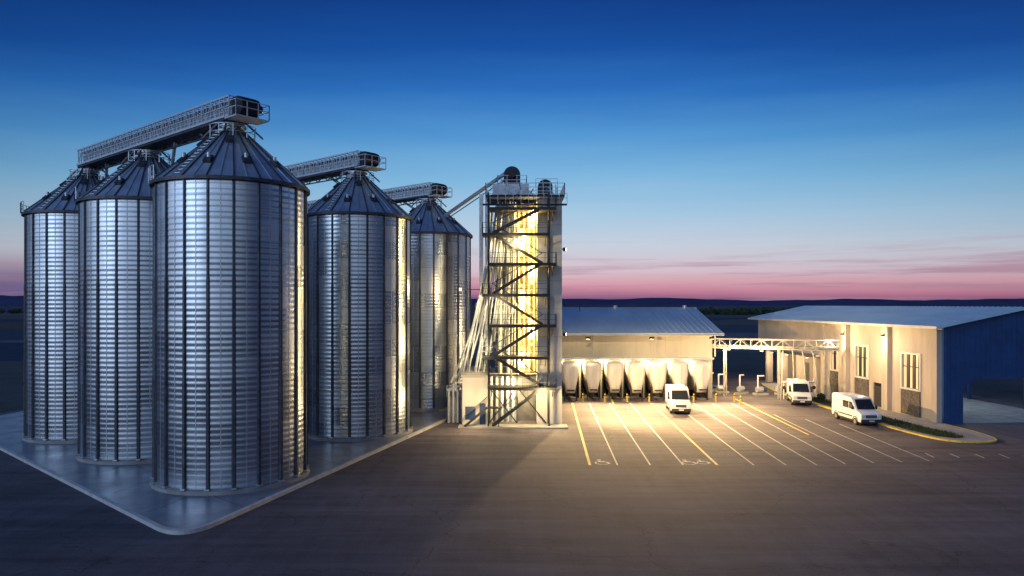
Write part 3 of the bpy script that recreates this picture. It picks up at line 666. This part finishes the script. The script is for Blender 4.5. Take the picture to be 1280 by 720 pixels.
light(ob,(9,13,8.5),1100,(.80,.90,1),.4)

# ------------------------------------------------------------------ pipe gantry
b=B(); A=Vector((26.2,95.0,6.3)); E=Vector((40.2,88.5,6.3)); d=(E-A).normalized(); nn=Vector((-d.y,d.x,0)); Lg=(E-A).length
for s in (-.8,.8):
    for z in (0,1.15): b.beam('truss_chords','gsteel',A+nn*s+Vector((0,0,z)),E+nn*s+Vector((0,0,z)),.11)
    k=12
    for i in range(k):
        p=A.lerp(E,i/k)+nn*s; q=A.lerp(E,(i+1)/k)+nn*s
        b.beam('truss_web','gsteel',p,p+Vector((0,0,1.15)),.07); b.beam('truss_web','gsteel',p+Vector((0,0,1.15 if i%2 else 0)),q+Vector((0,0,0 if i%2 else 1.15)),.06)
for i in range(25): 
    p=A.lerp(E,i/24); b.beam('cross_ties','gsteel',p-nn*.8,p+nn*.8,.07)
for s in (-.45,0,.45): b.tube('pipes','gsteel',A+nn*s+Vector((0,0,.25)),E+nn*s+Vector((0,0,.25)),.17,10)
for f in (.12,.55,.9):
    p=A.lerp(E,f)
    for s in (-.8,.8):
        b.beam('legs','gsteel',Vector((p.x,p.y,0))+nn*s*1.3,p+nn*s,.15)
    b.beam('legs','gsteel',Vector((p.x,p.y,3))-nn*.95,Vector((p.x,p.y,3))+nn*.95,.1)
    b.beam('legs','gsteel',Vector((p.x,p.y,.3))-nn*1,Vector((p.x,p.y,3))+nn*.95,.07)
for i in range(5):
    p=A.lerp(E,.58+i*.07); q=Vector((p.x-.8+.4*i,p.y-1.4,0))
    pts=[p+Vector((0,0,.2))]+[Vector((p.x+(q.x-p.x)*t,p.y+(q.y-p.y)*math.sin(t*1.57),(6.3)*(1-t**1.8))) for t in (.2,.4,.6,.8,1)]
    b.path('drop_hoses','gsteel',pts,.08,8)
for i in range(6):
    x=34.2+i*.75; b.tube('valve_risers','galvl',(x,90.6,0),(x,90.6,2.2+.4*(i%2)),.08,8); b.tube('valve_wheels','dark',(x,90.45,1.5),(x,90.5,1.5),.22,12)
b.tube('valve_header','galvl',(34,90.6,2.2),(38.2,90.6,2.2),.12,10)
for (f,dy) in ((.35,-3.0),(.12,-1.6)):
    p=A.lerp(E,f); b.beam('lamp_arms','dark',(p.x,p.y,7.4),(p.x,p.y+dy,6.3),.07); b.box('lamp_heads','dark',p.x-.2,p.x+.2,p.y+dy-.2,p.y+dy+.2,6.15,6.3); b.box('lamp_lenses','lamp',p.x-.15,p.x+.15,p.y+dy-.15,p.y+dy+.15,6.12,6.15)
pg=place('pipe_gantry',b.meshes())
for (f,dy,e) in ((.35,-3.0,3400),(.12,-1.6,2200)):
    p=A.lerp(E,f); light(pg,(p.x,p.y+dy,5.95),e,(1,.68,.31),.2)

b=B()
b.box('base','conc',-.9,.9,-.5,.5,0,.25)
b.tube('pump_body','galv',(-.6,0,.7),(.25,0,.7),.38,14); b.tube('motor','blue',(.25,0,.7),(.8,0,.7),.28,14)
b.tube('riser','galvl',(-.4,0,.9),(-.4,0,2.6),.1,8); b.tube('riser','galvl',(-.4,0,2.5),(.5,0,2.5),.1,8)
PM=b.meshes()
for (x,y,r) in ((28.2,97,10),(30.6,96,40),(32.8,95,15),(35.5,96,70),(27.2,99,0)): place('pump_unit',PM,(x,y,.01),R(r))
b=B(); b.tube('post','painty',(0,0,0),(0,0,1.0),.09,12); b.tube('band','dark',(0,0,.7),(0,0,.82),.095,12); b.tube('foot','conc',(0,0,0),(0,0,.05),.2,12)
BM=b.meshes()
for i in range(8): place('bollard',BM,(BX[0]-1.36+i*2.72,88.2,.008))
for y in (86,88.4): place('bollard',BM,(27.3,y,.008))

# ------------------------------------------------------------------ kerbed island
outer=[(37.4,108),(36.0,98),(35.9,90),(36.1,84),(36.4,78),(36.4,72),(36.8,67),(37.6,63.6),(38.9,62.2),(40.8,62.0),(42.3,62.8),(43.0,64.6),(43.2,68),(42.9,71.6),(42.7,72),(40.5,108)]
def cat(P,closed=True,k=5):
    out=[];n=len(P)
    for i in range(n):
        p0,p1,p2,p3=[Vector(P[(i+j)%n]) for j in (-1,0,1,2)]
        if i in (n-1,n-2,n-3,n-4): out.append(p1); continue
        for s in range(k):
            t=s/k; out.append(.5*((2*p1)+(p2-p0)*t+(2*p0-5*p1+4*p2-p3)*t*t+(3*p1-p0-3*p2+p3)*t**3))
    return out
oc=cat(outer)
def inset(P,d):
    n=len(P); out=[]
    for i in range(n):
        t=(P[(i+1)%n]-P[i-1]).normalized(); nrm=Vector((-t.y,t.x)); out.append(P[i]+nrm*d)
    return out
def area(P): return sum(P[i].x*P[(i+1)%len(P)].y-P[(i+1)%len(P)].x*P[i].y for i in range(len(P)))
if area(oc)<0: oc=oc[::-1]
i1=inset(oc,.2); n=len(oc)
b=B()
b.add('kerb_ring','painty',[(p.x,p.y,0) for p in oc]+[(p.x,p.y,.14) for p in oc]+[(p.x,p.y,.14) for p in i1],[(i,(i+1)%n,n+(i+1)%n,n+i) for i in range(n)]+[(n+i,n+(i+1)%n,2*n+(i+1)%n,2*n+i) for i in range(n)])
b.add('paving','conc',[(p.x,p.y,.137) for p in i1],[tuple(range(n))])
place('pavement_island',b.meshes())
gp=[(36.9,100),(36.6,92),(36.7,84),(37.0,78),(37.0,72),(37.4,67.4),(38.2,64.5),(39.2,63.7),(40.3,64.1),(40.4,66),(39.7,69),(39.2,74),(39.0,84),(38.6,92),(38.3,100)]
single('grass_strip',[(x,y,.15) for x,y in gp],[tuple(range(len(gp)))],'grass')
vs=[];fs=[]
def inpoly(x,y,P):
    c=False;j=len(P)-1
    for i in range(len(P)):
        if (P[i][1]>y)!=(P[j][1]>y) and x<(P[j][0]-P[i][0])*(y-P[i][1])/(P[j][1]-P[i][1])+P[i][0]: c=not c
        j=i
    return c
for _ in range(12000):
    x=random.uniform(36.5,40.5);y=random.uniform(63.5,100)
    if not inpoly(x,y,gp): continue
    h=random.uniform(.08,.28);a=random.uniform(0,6.28);o=len(vs);wd=.03
    vs+= [(x-wd*math.cos(a),y-wd*math.sin(a),.15),(x+wd*math.cos(a),y+wd*math.sin(a),.15),(x+random.uniform(-.1,.1),y+random.uniform(-.1,.1),.15+h)]; fs.append((o,o+1,o+2))
single('grass',vs,fs,'grass')
def shrub(r,h,nl):
    vs=[];fs=[]
    for _ in range(nl):
        u=random.uniform(-1,1);t=random.uniform(0,6.28);q=random.random()**.4
        lob=1+.3*noise.noise(Vector((math.cos(t)*2,math.sin(t)*2,u*2)))
        c=Vector((r*q*lob*math.cos(t)*math.sqrt(1-u*u),r*q*lob*math.sin(t)*math.sqrt(1-u*u),h*.55+h*.5*q*u*lob))
        if c.z<.02: continue
        a=Vector([random.uniform(-1,1) for _ in range(3)]).normalized()*.09; d2=Vector([random.uniform(-1,1) for _ in range(3)]).normalized()*.07
        o=len(vs); vs+=[c-a,c+d2,c+a,c-d2]; fs.append((o,o+1,o+2,o+3))
    return vs,fs
for (x,y,r,h) in ((37.8,88,.5,.9),(37.9,94,.6,1.0),(38.0,97.5,.5,.8),(38.6,79,.4,.6)):
    v,f=shrub(r,h,900)
    bb=B(); bb.add('leaves','leaf',v,f)
    for k in range(5): bb.tube('stems','stone',(0,0,0),(random.uniform(-.3,.3)*r*2,random.uniform(-.3,.3)*r*2,h*.7),.02,5,.01)
    place('shrub',bb.meshes(),(x,y,.14))

# ------------------------------------------------------------------ painted markings
dx=.045
def linequad(p,q,w,z):
    return quad(Vector(p),Vector(q),w,z)
W=[[],[]];Yl=[[],[]]
def addq(T,q): o=len(T[0]); T[0].extend(q); T[1].append((o,o+1,o+2,o+3))
ends=[(5.8,'y'),(7.85,'w'),(10.3,'w'),(12.75,'w'),(15.3,'y'),(18,'w'),(20.4,'w'),(22.7,'w'),(25,'w'),(27.3,'w'),(29.6,'w'),(31.9,'w')]
for i,(x,k) in enumerate(ends):
    far=87 if i<9 else 78-(i-9)*3
    p=(x,53.6+ (0 if i<8 else (i-7)*.35)); q=(x+dx*(far-53.6),far)
    if k=='y': addq(Yl,linequad(p,q,.20,.0085))
    else: addq(W,linequad(p,q,.12,.008))
addq(Yl,linequad((28.2,91),(27.2,66),.2,.0085)); addq(Yl,linequad((12.5,90),(11.5,80),.2,.0085))
for i in range(14): addq(W,linequad((33.2+i*1.9,57.8-i*.1),(33.0+i*1.9,56.3-i*.1),.13,.008))
def symbol(cx,cy,s):
    pts=[[(-.2,1.0),(-.2,.45),(.35,.45),(.6,-.25)],[(-.2,.75),(.25,.75)]]
    for st in pts:
        for a,c in zip(st[:-1],st[1:]): addq(W,linequad((cx+a[0]*s,cy+a[1]*s),(cx+c[0]*s,cy+c[1]*s),.17*s,.008+.0004*random.random()))
    for a in range(0,300,20):
        t,t2=R(100+a),R(120+a); addq(W,linequad((cx-.05*s+.6*s*math.cos(t),cy+.05+.6*s*math.sin(t)),(cx-.05*s+.6*s*math.cos(t2),cy+.05+.6*s*math.sin(t2)),.12*s,.0082))
    for a in range(0,360,45):
        t,t2=R(a),R(a+45); addq(W,linequad((cx-.2*s+.13*s*math.cos(t),cy+1.25*s+.13*s*math.sin(t)),(cx-.2*s+.13*s*math.cos(t2),cy+1.25*s+.13*s*math.sin(t2)),.16*s,.0084))
symbol(6.85,54.3,.85); symbol(13.4,54.3,.85); symbol(14.5,54.4,.75)
single('parking_lines',W[0],W[1],'paintw'); single('yellow_lines',Yl[0],Yl[1],'painty')

# ------------------------------------------------------------------ vans
def van_meshes():
    b=B(); w=1.05
    body=[(-2.95,.42),(-2.98,.95),(-2.85,1.22),(-2.05,1.48),(-1.25,2.45),(-.9,2.62),(2.6,2.68),(2.78,2.55),(2.85,.5),(2.7,.38),(-2.8,.36)]
    b.prism('body','van',body,'x',-w,w)
    b.add('windscreen','glass',[(-w+.14,-2.09,1.555),(w-.14,-2.09,1.555),(w-.24,-1.32,2.465),(-w+.24,-1.32,2.465)],[(0,1,2,3)])
    for s in (-1,1):
        X_=s*(w+.006)
        b.add('side_windows','glass',[(X_,-1.85,1.5),(X_,-.75,1.5),(X_,-.75,2.2),(X_,-1.28,2.2)],[(0,1,2,3)])
        b.add('side_windows','glass',[(X_,-.62,1.5),(X_,.5,1.5),(X_,.5,2.2),(X_,-.62,2.2)],[(0,1,2,3)])
        b.box('door_seams','plastic',X_-.004,X_+.004,-.7,-.675,.5,2.35); b.box('door_seams','plastic',X_-.004,X_+.004,.6,.62,.5,2.35)
        b.box('side_strip','plastic',min(X_,X_+s*.03),max(X_,X_+s*.03),-1.35,1.35,.75,.87)
        b.box('sills','plastic',min(s*w,s*(w+.03)),max(s*w,s*(w+.03)),-1.4,1.35,.38,.5)
        for yy in (-1.9,1.85):
            b.tube('tyres','rubber',(s*(w-.24),yy,.36),(s*(w+.03),yy,.36),.36,24)
            b.tube('hubs','hub',(s*(w+.03),yy,.36),(s*(w+.05),yy,.36),.2,16)
            pts=[(yy+.47*math.cos(R(a)),.38+.47*math.sin(R(a))) for a in range(0,181,15)]
            for (ya,za),(yb,zb) in zip(pts[:-1],pts[1:]): b.beam('wheel_arches','plastic',(X_,ya,za),(X_,yb,zb),.05,.07)
        b.box('mirrors','plastic',min(s*(w+.05),s*(w+.27)),max(s*(w+.05),s*(w+.27)),-1.75,-1.62,1.5,1.85)
        b.beam('mirrors','plastic',(s*w,-1.65,1.55),(s*(w+.1),-1.68,1.6),.06)
        b.box('headlamps','hl',min(s*.62,s*1.0),max(s*.62,s*1.0),-3.02,-2.9,.86,1.12)
        b.box('tail_lamps','red',min(s*.92,s*1.04),max(s*.92,s*1.04),2.83,2.88,1.0,1.5)
    b.box('grille','plastic',-.55,.55,-3.01,-2.92,.82,1.1)
    for k in range(3): b.box('grille_bars','hub',-.52,.52,-3.025,-3.01,.86+k*.09,.88+k*.09)
    b.box('bumper','plastic',-1.04,1.04,-3.08,-2.9,.36,.68)
    b.box('number_plate','hl',-.26,.26,-3.095,-3.08,.48,.6)
    b.box('rear_bumper','plastic',-1.04,1.04,2.84,2.95,.38,.6)
    b.box('rear_windows','glass',-.85,.85,2.845,2.86,1.6,2.3)
    b.box('underbody','plastic',-.85,.85,-2.6,2.6,.22,.37)
    for s in (-.3,.3): b.beam('wipers','plastic',(s,-2.13,1.57),(s+.35,-1.92,1.85),.03)
    return b.meshes()
VM=van_meshes()
for (x,y,r) in ((18.6,80.8,-6),(34.8,87.4,-14),(35.0,73.4,3)):
    place('delivery_van',VM,(x,y,.008),R(r),bevel={'body':.09,'bumper':.05,'mirrors':.03})

# ------------------------------------------------------------------ distance
def ridge(name,y,x0,x1,h0,h1,seed,thick=500,n=240):
    vs=[];fs=[]
    for i in range(n+1):
        x=x0+(x1-x0)*i/n
        h=h0+(h1-h0)*(.5+.5*noise.fractal(Vector((x*.0012+seed,seed,0)),1,2,5))
        e=min(1,i/25,(n-i)/25); h=max(2,h*e)
        vs+=[(x,y-thick,0),(x,y-thick*.45,h*.55),(x,y,h),(x,y+thick,0)]
    for i in range(n):
        for k in range(3): fs.append((i*4+k,(i+1)*4+k,(i+1)*4+k+1,i*4+k+1))
    single(name,vs,fs,'hill',True)
ridge('hills',5600,-7000,7000,20,75,3.1)
ridge('hills',4200,-6000,-900,15,80,9.3)
vs=[];fs=[]
def leafblob(cx,cy,r,h):
    for _ in range(46):
        u=random.uniform(-1,1);t=random.uniform(0,6.28);q=random.random()**.5
        c=Vector((cx+r*q*math.cos(t)*math.sqrt(1-u*u),cy+r*q*math.sin(t)*math.sqrt(1-u*u),h*.5+h*.5*u*q))
        a=Vector([random.uniform(-1,1) for _ in range(3)]).normalized()*1.3; d2=Vector([random.uniform(-1,1) for _ in range(3)]).normalized()*1.2
        o=len(vs); vs.extend([c-a,c+d2,c+a,c-d2]); fs.append((o,o+1,o+2,o+3))
for i in range(380):
    x=random.uniform(210,760); leafblob(x,760+.25*x+random.uniform(-20,20),random.uniform(3,6),random.uniform(4,9))
for i in range(140):
    x=random.uniform(-1100,-420); leafblob(x,900+random.uniform(-15,15),random.uniform(3,6),random.uniform(4,8))
single('tree_line',vs,fs,'leaf')

S.view_settings.view_transform='Standard'; S.view_settings.look='None'; S.view_settings.exposure=0
